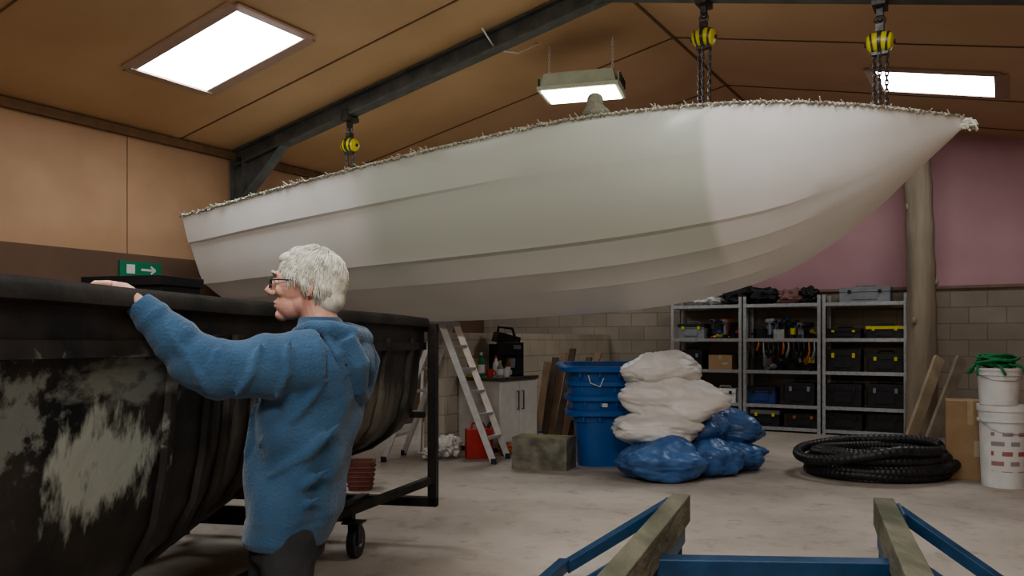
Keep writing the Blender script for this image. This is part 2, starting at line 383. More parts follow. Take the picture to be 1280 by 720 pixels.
# ------------------------------------------------------------------ chain hoists
M_chain=mat('dark_chain_steel',(0.05,0.05,0.05),(0.12,0.11,0.1),0.4,0.6,20)
def chain(b,p0,p1,L=0.05,W=0.034,r=0.0048,mi=0):
    p0,p1=Vector(p0),Vector(p1); d=p1-p0; n=max(1,int(d.length/(L*0.72))); dn=d.normalized(); x,y=frame_from(dn)
    for i in range(n):
        c=p0+dn*(d.length*(i+.5)/n); sx=x if i%2 else y
        pts=[]
        hw=W/2-r; hl=L/2-hw
        for k in range(10):
            a=2*math.pi*k/10
            pts.append(c+sx*math.cos(a)*hw+dn*(math.sin(a)*hw+(hl if math.sin(a)>0 else -hl if math.sin(a)<0 else 0)))
        b.tube(pts,r,5,mi,closed=True,up=sx.cross(dn))
def hoist(x,zh,zb):
    b=MB(); zr=cz(x)-0.21
    b.box((x,YF,zr-0.03),(0.10,0.20,0.05),mi=0); b.box((x,YF-.09,zr+.02),(0.08,0.02,0.09),mi=0); b.box((x,YF+.09,zr+.02),(0.08,0.02,0.09),mi=0)
    b.box((x,YF,zr-0.08),(0.05,0.05,0.08),mi=0)
    chain(b,(x,YF,zr-0.10),(x,YF,zh+0.2),0.09,0.06,0.011,0)
    pts=[(x+0.035*math.cos(a),YF,zh+0.17+0.035*math.sin(a)) for a in [math.radians(t) for t in range(-60,215,25)]]
    b.tube(pts,0.012,8,0)
    b.box((x,YF,zh+.11),(0.06,0.07,0.06),mi=0)
    for sg in (-1,1):
        b.tube([(x+sg*.012,YF-.0,zh),(x+sg*.055,YF,zh-.004),(x+sg*.085,YF,zh-.008),(x+sg*.10,YF,zh-.01)],[.082,.08,.066,.035],20,1)
        b.tube([(x+sg*.05,YF,zh-.004),(x+sg*.066,YF,zh-.006)],[.0835,.080],20,0)
        b.cyl((x+sg*.10,YF,zh-.01),(x+sg*.115,YF,zh-.01),.018,n=10,mi=0)
    b.cyl((x-.014,YF,zh),(x+.014,YF,zh),.092,n=24,mi=0)
    b.box((x,YF,zh-.08),(0.12,0.06,0.045),mi=0)
    for ox,oy in ((-.045,0),(.05,0.01),(.0,-.03)):
        chain(b,(x+ox,YF+oy,zh-.09),(x+ox*0.9,YF+oy,zb if oy!=-.03 else zb+.25),0.05,0.034,0.006,0)
    b.box((x,YF,zb-.03),(0.08,0.05,0.08),mi=0)
    sB=(X0-x)/K; S_=sect(sB); zz=zb-.10; hbw=.05
    for q in S_:
        if q[1]<=zz-.04: hbw=max(q[0]-.03,.05); break
    b.beam((x,YF-hbw,zz),(x,YF+hbw,zz),.04,.05,0)
    b.obj('chain_hoist',[M_chain,M_yel],rz=ROT,smooth=True,angle=35)
hoist(-0.87,3.72,2.98); hoist(-2.305,4.02,2.85); hoist(-6.40,3.55,2.62)

# ------------------------------------------------------------------ hanging light
b=MB(); Lc=(0.75,9.0)
M_lamp=emat('lamp_diffuser',(1.0,0.98,0.86),15); M_lbody=mat('lamp_housing',(0.50,0.54,0.40),(0.44,0.47,0.36),0.5)
b.box((0,0,0.09),(0.80,0.50,0.15),mi=0,taper=0.92); b.box((0,0,0.0),(0.86,0.56,0.04),mi=0)
b.box((0,0,-0.022),(0.78,0.48,0.012),mi=1)
for sx in (-1,1):
    b.box((sx*.42,0,.09),(0.02,0.3,0.12),mi=0)
    for kk in range(4): b.box((sx*.435,-.15+kk*.1,.09),(.015,.03,.09),mi=2)
for sx in (-.36,.33):
    chain(b,(sx,0,.17),(sx,0,.56),0.05,0.03,0.004,3)
b.tube([(-.36,0,.56),(-.45,-.15,.52),(-.6,-.4,.35),(-.75,-.7,.3),(-.8,-1.0,.42)],.009,6,3)
b.obj('hanging_work_light',[M_lbody,M_lamp,M_dark,M_white],loc=(Lc[0],Lc[1],4.00),rz=-TH+0.25)

# ------------------------------------------------------------------ timber post
b=MB(); pts=[];rad=[]
for i in range(24):
    z=i*0.178; pts.append((0.03*math.sin(z*.9)-0.012*z,0,z)); rad.append(0.195-0.008*z+0.008*math.sin(i*2.1))
b.tube(pts,rad,20)
for k in range(6): b.ell((0.18*math.cos(k*1.9),0.18*math.sin(k*1.9),0.6+k*.5),(.03,.03,.05))
b.obj('timber_post',[mat('pole_wood',(0.28,0.23,0.165),(0.18,0.145,0.105),0.85,0,5,0.6,18,stretch=(1,1,.12))],loc=(5.38,11.05,0),smooth=True)

# ------------------------------------------------------------------ shelving
lev=[0.07,0.40,0.90,1.37,1.88]
def shelf(x0,w=1.10,dep=0.45):
    b=MB()
    for x in (x0,x0+w):
        for y in (12.60,12.60+dep-.02):
            sg=1 if x==x0 else -1; sy=1 if y==12.60 else -1
            b.box((x+sg*.02,y,1.0),(0.045,0.006,2.0)); b.box((x,y+sy*.02,1.0),(0.006,0.045,2.0))
    for z in lev:
        b.box((x0+w/2,12.60+dep/2,z-.012),(w-.01,dep-.02,0.018))
        for y in (12.605,12.60+dep-.025): b.box((x0+w/2,y,z-.02),(w-.02,0.008,0.05))
        for x in (x0+.008,x0+w-.008): b.box((x,12.60+dep/2,z-.02),(0.008,dep-.03,0.05))
    b.obj('shelving_unit',[M_steel],rz=ROT)
SX=[-4.53,-3.40,-2.27]
for x in SX: shelf(x)

def toolcase(x,z,w,h,d=0.3,body=M_dark,lid=M_dark,latch=M_yel,y=12.66,handle=True):
    b=MB(); b.box((0,d/2,h*.36),(w,d,h*.72),mi=0); b.box((0,d/2,h*.84),(w*1.02,d*1.02,h*.24),mi=1)
    b.box((0,-.004,h*.70),(w*1.0,0.012,0.014),mi=0)
    for sx in (-.3,.3): b.box((sx*w,-.012,h*.70),(0.04,0.02,h*.2),mi=2)
    if handle:
        b.tube([(-w*.22,d/2,h*.94),(-w*.2,d/2,h*1.1),(w*.2,d/2,h*1.1),(w*.22,d/2,h*.94)],0.013,8,0)
    b.box((0,-.006,h*.3),(w*.5,0.012,h*.25),mi=0)
    p_=B(x,y,z)
    return b.obj('toolbox',[body,lid,latch],loc=p_,rz=ROT,bevel=0.008)
u3=SX[2]
toolcase(u3+.27,lev[3],.46,.15,lid=M_dark); toolcase(u3+.81,lev[3],.48,.18,lid=M_yel)
toolcase(u3+.27,lev[2],.46,.33,latch=M_yel); toolcase(u3+.82,lev[2],.44,.27,latch=M_yel)
toolcase(u3+.27,lev[1],.48,.34,latch=M_dark); toolcase(u3+.82,lev[1],.46,.35,latch=M_grey)
toolcase(u3+.28,lev[0],.48,.25,latch=M_dark); toolcase(u3+.82,lev[0],.46,.26,latch=M_dark)
toolcase(u3+.55,lev[4],.66,.22,body=M_grey,lid=M_grey,latch=M_dark)
u1=SX[0]
toolcase(u1+.80,lev[1],.40,.22,body=M_white,lid=M_white,latch=M_dark)
toolcase(u1+.3,lev[1],.4,.28,body=M_blueobj,lid=M_dark); toolcase(u1+.3,lev[3],.42,.24,body=M_grey,lid=M_dark)
toolcase(u1+.28,lev[2],.40,.30,body=M_dark,lid=M_dark,latch=M_grey)
toolcase(u1+.3,lev[0],.44,.26,body=M_dark,lid=M_grey)
toolcase(SX[1]+.25,lev[1],.40,.26,body=M_blueobj,lid=M_dark,latch=M_dark)
toolcase(SX[1]+.8,lev[1],.42,.34,body=M_dark,lid=M_dark,latch=M_grey)
toolcase(SX[1]+.3,lev[0],.42,.25,body=M_dark,lid=M_grey); toolcase(SX[1]+.85,lev[0],.40,.22,body=M_dark,lid=M_dark,latch=M_orange)
def cbox(name,p_,w,h,d,rz=ROT,tape=True):
    b=MB(); b.box((0,d/2,h/2),(w,d,h),mi=0)
    if tape: b.box((0,d/2,h+.001),(w*.12,d*1.002,0.004),mi=1); b.box((0,-.001,h*.85),(w*.12,.004,h*.3),mi=1)
    b.box((w*.2,-.002,h*.4),(w*.25,.003,h*.2),mi=2); b.box((0,d/2,h-.004),(w*1.004,.006,.01),mi=3)
    return b.obj(name,[M_card,mat('packing_tape',(.45,.33,.2),None,.3),mat('box_label',(.45,.38,.27),None,.6),M_joint],loc=p_,rz=rz,bevel=.004)
cbox('cardboard_box',B(u1+.76,12.66,lev[2]),.36,.22,.3)
TM=[M_dark,M_yel,M_orange,M_grey,M_blueobj,M_red,M_steel,M_white]
def clutter(x0,x1,z,n,hmax):
    b=MB()
    for i in range(n):
        x=random.uniform(x0+.14,x1-.14); y=random.uniform(12.70,12.86); k=random.random(); R=RZ(random.uniform(-1.0,1.0))
        c=Vector((x,y,z)); mi=random.choice([0,0,0,0,0,3,3,1,2,3,4,5,6,0,3])
        if k<.35:
            h=random.uniform(.18,.28); hs=min(hmax-.04,h)
            b.box(c+Vector((0,0,.03)),(.08,.11,.06),R,0); b.cyl(c+Vector((0,0,.05)),c+Vector((0,0,hs)),.022,.026,10,mi)
            b.cyl(c+R@Vector((0,-.09,hs)),c+R@Vector((0,.07,hs)),.035,.035,12,mi); b.cyl(c+R@Vector((0,-.13,hs)),c+R@Vector((0,-.09,hs)),.018,.028,10,0)
        elif k<.6:
            h=random.uniform(.10,.26); b.box(c+Vector((0,0,h/2)),(random.uniform(.1,.2),random.uniform(.08,.18),h),R,mi)
            b.tube([c+R@Vector((-.04,0,h)),c+R@Vector((-.04,0,h+.03)),c+R@Vector((.04,0,h+.03)),c+R@Vector((.04,0,h))],.008,6,0)
        elif k<.8:
            r=random.uniform(.025,.05); h=random.uniform(.1,.26); b.cyl(c,c+Vector((0,0,h)),r,r,14,mi); b.cyl(c+Vector((0,0,h)),c+Vector((0,0,h+.03)),r*.5,r*.4,10,0)
        else:
            L=random.uniform(.10,.14); zz=.02+random.uniform(0,.06)
            b.tube([c+R@Vector((-L,0,zz)),c+R@Vector((0,0,zz+.02)),c+R@Vector((L,.02,zz))],[.014,.018,.01],8,mi)
            b.ell(c+Vector((0,0,zz+.03)),(.07,.05,.04),R,mi)
    b.obj('hand_tools',TM,rz=ROT,bevel=.003)
clutter(u1+.45,u1+1.1,lev[3],16,.4); clutter(u1+.45,u1+1.1,lev[0],10,.3)
clutter(SX[1],SX[1]+1.1,lev[3],32,.4); clutter(SX[1],SX[1]+1.1,lev[2],36,.4)
b=MB()
for k in range(14):
    x=SX[1]+.08+k*.072; l=random.uniform(.1,.34)
    b.tube([(x,12.60,lev[3]-.05),(x+.01,12.58,lev[3]-l*.6),(x+random.uniform(-.04,.04),12.59,lev[3]-l-.05)],[.010,.014,.024],6,(0,0,1,2,0)[k%5])
b.obj('hanging_cords',[M_dark,M_orange,M_grey],rz=ROT,smooth=True)

def lumpy(c,size,rz=0,rx=0,seed=0,amp=.1,pw=2.6,u=72,w=44,freq=2.5,wr=.03,pillow=0.0):
    b=MB(); sx,sy,sz=size; off=Vector((seed*7.3,seed*3.1,seed*1.7))
    b.ell((0,0,0),1.0,u=u,w=w)
    R=RZ(rz)@RX(rx)
    for i,v in enumerate(b.v):
        L=(abs(v.x)**pw+abs(v.y)**pw+abs(v.z)**pw)**(1/pw)
        q=v/L
        if pillow:
            q=Vector((q.x*(1+.12*abs(q.x*q.y)),q.y*(1+.12*abs(q.x*q.y)),q.z*(1-pillow*abs(q.x)**4)*(1-pillow*.6*abs(q.y)**4)))
        k=1+amp*noise.noise(v*freq+off)
        cr=1-abs(noise.noise(Vector((v.x*2.2,v.y*2.2,v.z*2.8))*1.6+off))*2
        cr2=1-abs(noise.noise(Vector((v.x*5,v.y*5,v.z*6))+off))*2
        k+=-wr*max(0,cr)**3*1.2-wr*.5*max(0,cr2)**3
        q*=k
        b.v[i]=R@Vector((q.x*sx/2,q.y*sy/2,q.z*sz/2))
    mn=min(v.z for v in b.v)
    return b,mn
def sack(name,c,size,m,rz=0,rx=0,seed=0,ry=0):
    b,mn=lumpy(c,size,rz,rx,seed,amp=.26,pw=2.4,freq=1.4,wr=.06,pillow=.30)
    if ry:
        R=RY(ry)
        for i,v in enumerate(b.v): b.v[i]=R@v
    return b.obj(name,[m],loc=c,smooth=True)
M_sackw=mat('white_woven_sack',(0.78,0.76,0.73),(0.68,0.66,0.63),0.45,0,5,0.3,9)
M_sackb=mat('blue_plastic_sack',(0.045,0.12,0.30),(0.085,0.18,0.38),0.35,0,7,0.4,10)
for k,(x,s,m) in enumerate(((-4.0,(.5,.36,.2),M_sackw),(-3.55,(.4,.36,.3),mat('dark_cloth',(.03,.03,.035),(.06,.05,.05),.9,0,9,.5)),(-3.15,(.45,.36,.24),M_dark),(-2.75,(.4,.34,.22),mat('pinkish_cloth',(.32,.18,.16),(.24,.14,.12),.9,0,9,.5)),(-2.5,(.3,.3,.24),M_dark))):
    bb,mn=lumpy(None,s,seed=k+20,amp=.4,freq=2.2,wr=.15)
    bb.obj('cloth_bag',[m],loc=B(x,12.83,lev[4]-mn-.002),rz=ROT,smooth=True)

# ------------------------------------------------------------------ sacks pile
sack('blue_sack',(1.47,8.10,0.19),(.88,.58,.42),M_sackb,.1,0,1)
sack('blue_sack',(1.98,8.42,0.17),(.60,.52,.38),M_sackb,.5,0,2)
sack('blue_sack',(2.32,8.75,0.15),(.62,.52,.34),M_sackb,-.3,0,3)
sack('blue_sack',(2.25,8.90,0.43),(.80,.54,.42),M_sackb,-.35,.1,4,.12)
sack('blue_sack',(1.93,8.62,0.42),(.54,.5,.42),M_sackb,.9,0,5)
sack('white_sack',(1.44,8.36,0.46),(.92,.56,.32),M_sackw,.05,0,7,.04)
sack('white_sack',(1.64,8.44,0.75),(1.02,.58,.48),M_sackw,-.1,.1,8,.14)
sack('white_sack',(1.52,8.5,1.04),(.80,.52,.40),M_sackw,.05,-.08,9,-.06)

# ------------------------------------------------------------------ blue tubs
M_tub=mat('blue_tub_plastic',(0.012,0.095,0.32),(0.016,0.12,0.37),0.35,0,3)
def srect(w,d,z,pw=5,n=48):
    out=[]
    for k in range(n):
        a=2*math.pi*k/n; c_,s_=math.cos(a),math.sin(a)
        L=(abs(c_)**pw+abs(s_)**pw)**(1/pw); out.append(Vector((c_/L*w/2,s_/L*d/2,z)))
    return out
tub=empty('nested_storage_tubs',(1.10,9.22,0))
def tubpart(nm,z0,h,w,d,rz=0,tilt=0):
    b=MB(); bw=.80
    R=[srect(w*bw,d*bw,0),srect(w*(bw+.04),d*(bw+.04),h*.45),srect(w*.87,d*.87,h*.80),srect(w*.87,d*.87,h*.89),srect(w*1.04,d*1.06,h*.895),srect(w*1.07,d*1.09,h*.91),srect(w*1.07,d*1.09,h*.975),srect(w*1.04,d*1.06,h),srect(w*.93,d*.93,h),srect(w*.86,d*.86,h*.84),srect(w*(bw-.03),d*(bw-.03),.02)]
    b.rings(R)
    for k in range(5):
        b.box((-.36*w+k*.18*w,-d*.47,h*.85),(.02,.05,h*.09))
    b.box((0.12,-d*.43,h*.62),(.2,.02,.07),RX(-.1))
    ob=b.obj(nm,[M_tub],loc=(0,0,z0),rz=rz,smooth=True,parent=tub,angle=30); ob.rotation_euler[0]=tilt
    return ob
tubpart('tub_1',0.0,.60,.96,.70); tubpart('tub_2',.16,.60,.96,.70,.03); tubpart('tub_3',.32,.60,.96,.70,-.03,.01); tubpart('tub_4',.49,.60,1.14,.76,.06,0.05)
b=MB(); b.box((.15,-.345,.47),(.07,.02,.05)); b.box((-.12,-.335,.66),(.06,.02,.04)); b.tube([(-.3,-.42,.98),(-.28,-.45,.9),(-.18,-.44,.86),(-.14,-.43,.95)],.006,6)
b.obj('label',[M_white],parent=tub)

# ------------------------------------------------------------------ stone block
b=MB(); b.box((0,0,.165),(.60,.36,.33)); b.box((0,0,.3295),(.5,.28,.006),mi=1); b.box((-.30,0,.2),(.006,.28,.2),mi=1)
b.obj('painted_stone_block',[mat('mossy_concrete',(.28,.27,.22),(.13,.13,.10),.95,0,7,.7,25),mat('yellow_stain',(.34,.31,.14),(.22,.21,.12),.9)],loc=(0.34,8.90,0),rz=-.35,bevel=.015)

# ------------------------------------------------------------------ kitchen base cabinet
cab=MB()
w,dp,h=.58,.90,.86
cab.box((-w/2,dp/2,h/2+.03),(w,dp,h-.06),mi=0); cab.box((-w/2-.02,dp/2,.04),(w-.1,dp-.04,.08),mi=3)
cab.box((-w/2+.01,dp/2,h+.02),(w+.03,dp+.06,.04),mi=1)
for k in (0,1):
    cab.box((.009,dp*.25+k*dp*.5,h/2+.05),(.018,dp*.5-.01,h-.14),mi=2)
    yy=dp*.5+(-.06 if k==0 else .06)
    cab.tube([(.02,yy,h*.58),(.045,yy,h*.58),(.045,yy,h*.84),(.02,yy,h*.84)],.008,8,3)
cab.obj('base_cabinet',[mat('grey_carcass',(.42,.40,.36),(.47,.45,.41),.5),mat('dark_worktop',(.05,.045,.04),(.1,.09,.08),.4,0,30),mat('white_door',(.68,.66,.60),(.62,.60,.55),.35),M_dark],loc=B(-5.2,8.53),rz=ROT,bevel=.003)
def onc(x,y,z=.90): return B(-5.2+x,8.53+y,z)
def bottle(x,y,h,r,m,capm):
    b=MB(); b.tube([(0,0,0),(0,0,h*.6),(0,0,h*.75),(0,0,h*.88)],[r,r,r*.5,r*.35],14,0); b.cyl((0,0,h*.88),(0,0,h),r*.4,r*.4,12,1)
    b.cyl((0,0,h*.15),(0,0,h*.5),r*1.02,r*1.02,14,2)
    b.obj('bottle',[m,capm,M_white],loc=onc(x,y),smooth=True,angle=40)
bottle(-.35,.15,.3,.045,M_green,M_white); bottle(-.2,.25,.26,.04,M_white,M_red); bottle(-.45,.1,.26,.06,M_yel,M_red); bottle(-.12,.4,.24,.035,mat('brown_bottle',(.2,.07,.02),None,.2),M_dark); bottle(-.08,.15,.2,.04,M_grey,M_yel)
for (x,y,m) in ((-.1,.32,M_white),(-.18,.08,M_red)):
    b=MB(); b.rings([srect(.08,.08,0,2,20),srect(.085,.085,.1,2,20),srect(.075,.075,.1,2,20),srect(.07,.07,.02,2,20)])
    b.tube([(.04,0,.08),(.07,0,.07),(.07,0,.03),(.04,0,.02)],.008,6); b.obj('mug',[m],loc=onc(x,y),smooth=True,angle=40)
b=MB(); b.box((0,0,.2),(.36,.34,.4)); b.box((0,-.2,.04),(.3,.12,.06)); b.box((0,-.17,.34),(.34,.06,.16)); b.cyl((0,-.2,.1),(0,-.2,.22),.05,.06,16,1)
b.box((0,0,.46),(.3,.26,.12),RY(.25)); b.tube([(-.12,0,.5),(-.1,0,.62),(.08,0,.6),(.12,0,.48)],.02,8); b.box((.08,-.18,.36),(.1,.07,.05),mi=1)
b.obj('coffee_machine',[M_dark,M_grey],loc=onc(-.30,.66),rz=.3,bevel=.015)
b=MB(); b.box((0,0,.17),(.30,.18,.34)); b.tube([(-.09,0,.34),(-.07,0,.40),(.05,0,.40),(.07,0,.34)],.014,8); b.cyl((.1,0,.33),(.14,0,.41),.02,.018,10,1)
b.obj('fuel_can',[M_red,M_dark],loc=(-.38,9.62,0),rz=.2,bevel=.02)
for k,(x,y,s) in enumerate(((-.72,9.62,(.26,.24,.24)),(-.92,9.45,(.20,.20,.13)),(-.08,9.85,(.16,.16,.14)))):
    bb,mn=lumpy(None,s,seed=k+40,amp=.4,freq=2.2,wr=.15); bb.obj('carrier_bag',[M_white if k!=2 else M_orange],loc=(x,y,-mn+.002),smooth=True)
b=MB(); b.tube([(0,0,0),(0,0,.2),(0,0,.26),(0,0,.29)],[.06,.06,.03,.025],14,0); b.cyl((0,0,.29),(0,0,.32),.028,.028,12,1); b.obj('plastic_bottle',[M_white,M_blueobj],loc=(.33,9.55,0),smooth=True,angle=40)

b=MB()
for k in range(7):
    x=.32+.085*k; y=10.9+.06*(k%3)
    b.beam((x,y,0.03),(x+.16+.03*k,y+.45,1.05+.12*((k*5)%4)/2),.09,.03,k%2)
b.obj('leaning_timber_offcuts',[M_wood,mat('dark_plank',(.10,.065,.04),(.07,.045,.03),.8,0,8,.3)])
# ------------------------------------------------------------------ step ladder
b=MB()
T1=Vector((-.77,9.2,1.53)); T2=Vector((-.633,9.5,1.53)); F1=Vector((-.20,9.14,0.02)); F2=Vector((-.05,9.57,0.02))
G1=Vector((-1.42,9.3,0.02)); G2=Vector((-1.27,9.85,0.02))
for a_,c_ in ((T1,F1),(T2,F2)): b.beam(a_,c_,.035,.07)
for a_,c_ in ((T1-Vector((.05,0,0)),G1),(T2-Vector((.05,0,0)),G2)): b.beam(a_,c_,.03,.055)
for k in range(1,6):
    t=k/6; b.beam(T1.lerp(F1,t),T2.lerp(F2,t),.07,.03)
for k in range(1,6):
    t=k/6; b.beam(T1.lerp(G1,t)-Vector((.05,0,0)),T2.lerp(G2,t)-Vector((.05,0,0)),.03,.03)
b.beam(T1-Vector((.02,.03,0)),T2+Vector((-.02,.03,0)),.14,.05)
for q in (F1,F2,G1,G2): b.box(q+Vector((0,0,.01)),(.06,.05,.06),mi=1)
b.obj('step_ladder',[M_alu,M_dark])
b=MB(); b.beam((-1.10,10.02,0.0),(-1.06,10.10,1.10),.22,.03,0); b.beam((-1.10,10.0,0.02),(-1.06,10.08,1.12),.03,.035,1)
b.obj('leaning_board',[M_white,M_wood])

# ------------------------------------------------------------------ hose coil
b=MB(); pts=[];rad=[]
loops=8; per=360
RR=[.68,.62,.55,.66,.58,.50,.64,.55,.55]; ZZ=[.055,.06,.07,.13,.145,.16,.215,.235,.25]
for i in range(loops*per):
    t=i/per; a=2*math.pi*t; lay=int(t); ft=t-lay; f_=ft*ft*(3-2*ft)
    z=ZZ[lay]*(1-f_)+ZZ[lay+1]*f_; r=RR[lay]*(1-f_)+RR[lay+1]*f_+.025*math.sin(2*a+lay)
    pts.append((r*math.cos(a)*1.05+.03*math.sin(lay*2.1),r*math.sin(a)*.9+.02*math.cos(lay),z+.012*math.sin(2*a+lay))); rad.append(.052 if (i//2)%2 else .047)
b.tube(pts,rad,10)
lp=[(.66*math.cos(a)*1.05-.10,.60*math.sin(a)-.02,.30+.015*math.sin(3*a)-.11*max(0,-math.cos(a))) for a in [2*math.pi*k/300 for k in range(260)]]
b.tube(lp,[.052 if (k//2)%2 else .047 for k in range(len(lp))],10)
b.obj('corrugated_hose_coil',[mat('black_rubber',(.013,.013,.015),(.028,.027,.027),.45,0,10)],loc=(3.68,8.42,0),smooth=True)

b=MB()
b.beam((4.75,10.1,.05),(5.40,10.62,1.12),.14,.05,0,Vector((.3,-.9,.2))); b.beam((4.95,10.02,.05),(5.62,10.50,1.12),.14,.05,1,Vector((.3,-.9,.2)))
b.beam((5.0,9.75,.04),(5.35,10.0,.10),.1,.05,0)
b.obj('leaning_planks',[mat('plank_pine',(.34,.27,.18),(.26,.20,.13),.75,0,5,.3,20),mat('plank_old',(.24,.20,.145),(.17,.14,.10),.8,0,5,.3,20)])
cbox('cardboard_box',(4.42,8.1,0),.42,.76,.36,rz=-.45)
def bucket(name,loc,r,h,label=None,rz=0):
    b=MB(); n=32
    def rg(rr,z): return [Vector((rr*math.cos(2*math.pi*k/n),rr*math.sin(2*math.pi*k/n),z)) for k in range(n)]
    b.rings([rg(r*.86,0),rg(r*.95,h*.8),rg(r*1.03,h*.8),rg(r*1.03,h*.83),rg(r*.97,h*.83),rg(r,h*.93),rg(r*1.05,h*.93),rg(r*1.05,h),rg(r*.95,h),rg(r*.93,h*.975)])
    if label:
        nn=10; vs=[];fs=[]
        for k in range(nn+1):
            a=math.radians(-150+90*k/nn)
            for z,q in ((h*.2,.885),(h*.68,.945)): vs.append((r*(q+.008)*math.cos(a),r*(q+.008)*math.sin(a),z))
        for k in range(nn): fs.append((2*k,2*k+2,2*k+3,2*k+1))
        b.add(vs,fs,1)
    b.tube([(r*1.04*math.cos(a),-r*.98*math.sin(a),h*.82-.16*math.sin(a)*h) for a in [math.pi*k/14 for k in range(15)]],.004,6,2)
    b.obj(name,[M_white,label or M_white,M_steel],loc=loc,rz=rz,smooth=True,angle=35)
M_lab,nt,p=newmat('printed_label'); tc=nt.nodes.new('ShaderNodeTexCoord'); wv=nt.nodes.new('ShaderNodeTexBrick'); wv.inputs['Scale'].default_value=1
wv.inputs['Brick Width'].default_value=.13; wv.inputs['Row Height'].default_value=.09; wv.inputs['Mortar Size'].default_value=.026
wv.inputs['Color1'].default_value=(.40,.09,.08,1); wv.inputs['Color2'].default_value=(.28,.28,.30,1); wv.inputs['Mortar'].default_value=(.64,.63,.61,1)
sp=nt.nodes.new('ShaderNodeSeparateXYZ'); cb=nt.nodes.new('ShaderNodeCombineXYZ'); nt.links.new(tc.outputs['Object'],sp.inputs[0]); nt.links.new(sp.outputs[0],cb.inputs[0]); nt.links.new(sp.outputs[2],cb.inputs[1]); nt.links.new(cb.outputs[0],wv.inputs['Vector'])
nt.links.new(wv.outputs['Color'],p.inputs['Base Color'])
bucket('plastic_bucket',(4.55,7.78,0),.21,.75,M_lab)
bucket('plastic_bucket',(4.52,7.80,.752),.185,.34)
bucket('plastic_bucket',(5.04,8.0,0),.18,.45,M_lab,rz=.3)
b=MB()
for k in range(12):
    a=k*.7; R0=.10+.03*(k%3)
    pts=[(R0*math.cos(t)+.03*math.cos(a),R0*.8*math.sin(t)+.03*math.sin(a),1.122+.008*k+.015*math.sin(2*t+k)) for t in [2*math.pi*j/24 for j in range(24)]]
    b.tube(pts,.013,6,0,closed=True)
for k in range(9):
    b.tube([(.12*math.cos(k),.12*math.sin(k),1.14),(.21*math.cos(k+.3),.21*math.sin(k+.3)-.02,1.12),(.24*math.cos(k+.5),.24*math.sin(k+.5),1.04)],.012,6,0)
b.obj('green_rope_coil',[M_green],loc=(4.50,7.8,-.010),smooth=True)

# ------------------------------------------------------------------ foreground blue boat trolley
M_blue=mat('blue_painted_steel',(0.014,0.055,0.125),(0.022,0.078,0.165),0.45,0.2,8,.1)
M_bearer=mat('weathered_bearer',(0.20,0.19,0.135),(0.09,0.095,0.062),0.9,0,5,.8,22,stretch=(1,.3,1))
tr=MB()
A0=Vector((.93,4.62,.43)); A1=Vector((.26,2.75,.43)); C0=Vector((1.99,4.5,.43)); C1=Vector((1.30,2.55,.43))
tr.beam(A0,A1,.10,.15,0); tr.beam(C0,C1,.10,.15,0)
for P0,P1,sg in ((A0,A1,-1),(C0,C1,1)):
    dn=(P1-P0).normalized(); sd=Vector((-dn.y,dn.x,0))*( -sg) 
    if sd.x*sg<0: sd=-sd
    lo0=P0+dn*.12-Vector((0,0,.12)); lo1=P1-Vector((0,0,.12))
    tr.beam(lo0,lo1,.08,.09,1)
    tr.beam(P0+dn*.05+sd*.06+Vector((0,0,.02)),P0+dn*.05+sd*.55+dn*.35-Vector((0,0,.28)),.06,.06,1)
    tr.beam(P0+sd*.07+dn*.02+Vector((0,0,.03)),P0+sd*.07+dn*.30+Vector((0,0,.03)),.02,.05,1)
    tr.beam(P0+dn*1.2+sd*.06,P0+dn*1.2+sd*.5-Vector((0,0,.3)),.045,.045,1)
    e0=P0+dn*.05+sd*.55+dn*.35; e0.z=.17; tr.beam(e0,e0+dn*1.6,.06,.06,1)
    tr.beam(P0+dn*.2-Vector((0,0,.1)),Vector(((P0+dn*.2).x,(P0+dn*.2).y,.14)),.06,.06,1)
    for q in (e0+dn*.2,e0+dn*1.4):
        tr.cyl((q.x-.02,q.y,.07),(q.x+.02,q.y,.07),.07,n=20,mi=2); tr.box((q.x,q.y,.12),(.07,.06,.04),mi=1)
dA=(A1-A0).normalized(); dC=(C1-C0).normalized()
for t,z in ((.95,.34),(1.6,.30)):
    tr.beam(A0+dA*t+Vector((0,0,z-.43)),C0+dC*(t-.05)+Vector((0,0,z-.43)),.10,.10,1)
tr.obj('boat_trolley',[M_bearer,M_blue,M_dark],bevel=.005)

# ------------------------------------------------------------------ dark boat mould on trolley
ang=math.atan(.197); MO=(-1.477,1.1,0); ML=4.59
sec=[(-.12,1.44),(-.12,1.485),(.03,1.485),(.035,1.475),(.035,1.445),(.0,1.435),(.0,1.36),(-.015,1.30),(-.03,1.22),(-.055,1.0),(-.09,.86),(-.16,.76),(-.28,.68),(-.45,.62),(-.70,.57),(-.95,.56)]
W2=1.0
M_mould,nt,p=newmat('weathered_black_mould'); p.inputs['Roughness'].default_value=.5
tc=nt.nodes.new('ShaderNodeTexCoord')
def noi(sc,vec,det=8,rough=.6):
    q=nt.nodes.new('ShaderNodeTexNoise'); q.inputs['Scale'].default_value=sc; q.inputs['Detail'].default_value=det; q.inputs['Roughness'].default_value=rough
    nt.links.new(vec,q.inputs['Vector']); return q.outputs['Fac']
def ramp(v,a,b_,ca,cb):
    r=nt.nodes.new('ShaderNodeValToRGB'); e=r.color_ramp.elements; e[0].position=a; e[0].color=(*ca,1); e[1].position=b_; e[1].color=(*cb,1); nt.links.new(v,r.inputs[0]); return r.outputs[0]
base=ramp(noi(3,tc.outputs['Object']),.4,.75,(.008,.008,.008),(.05,.042,.032))
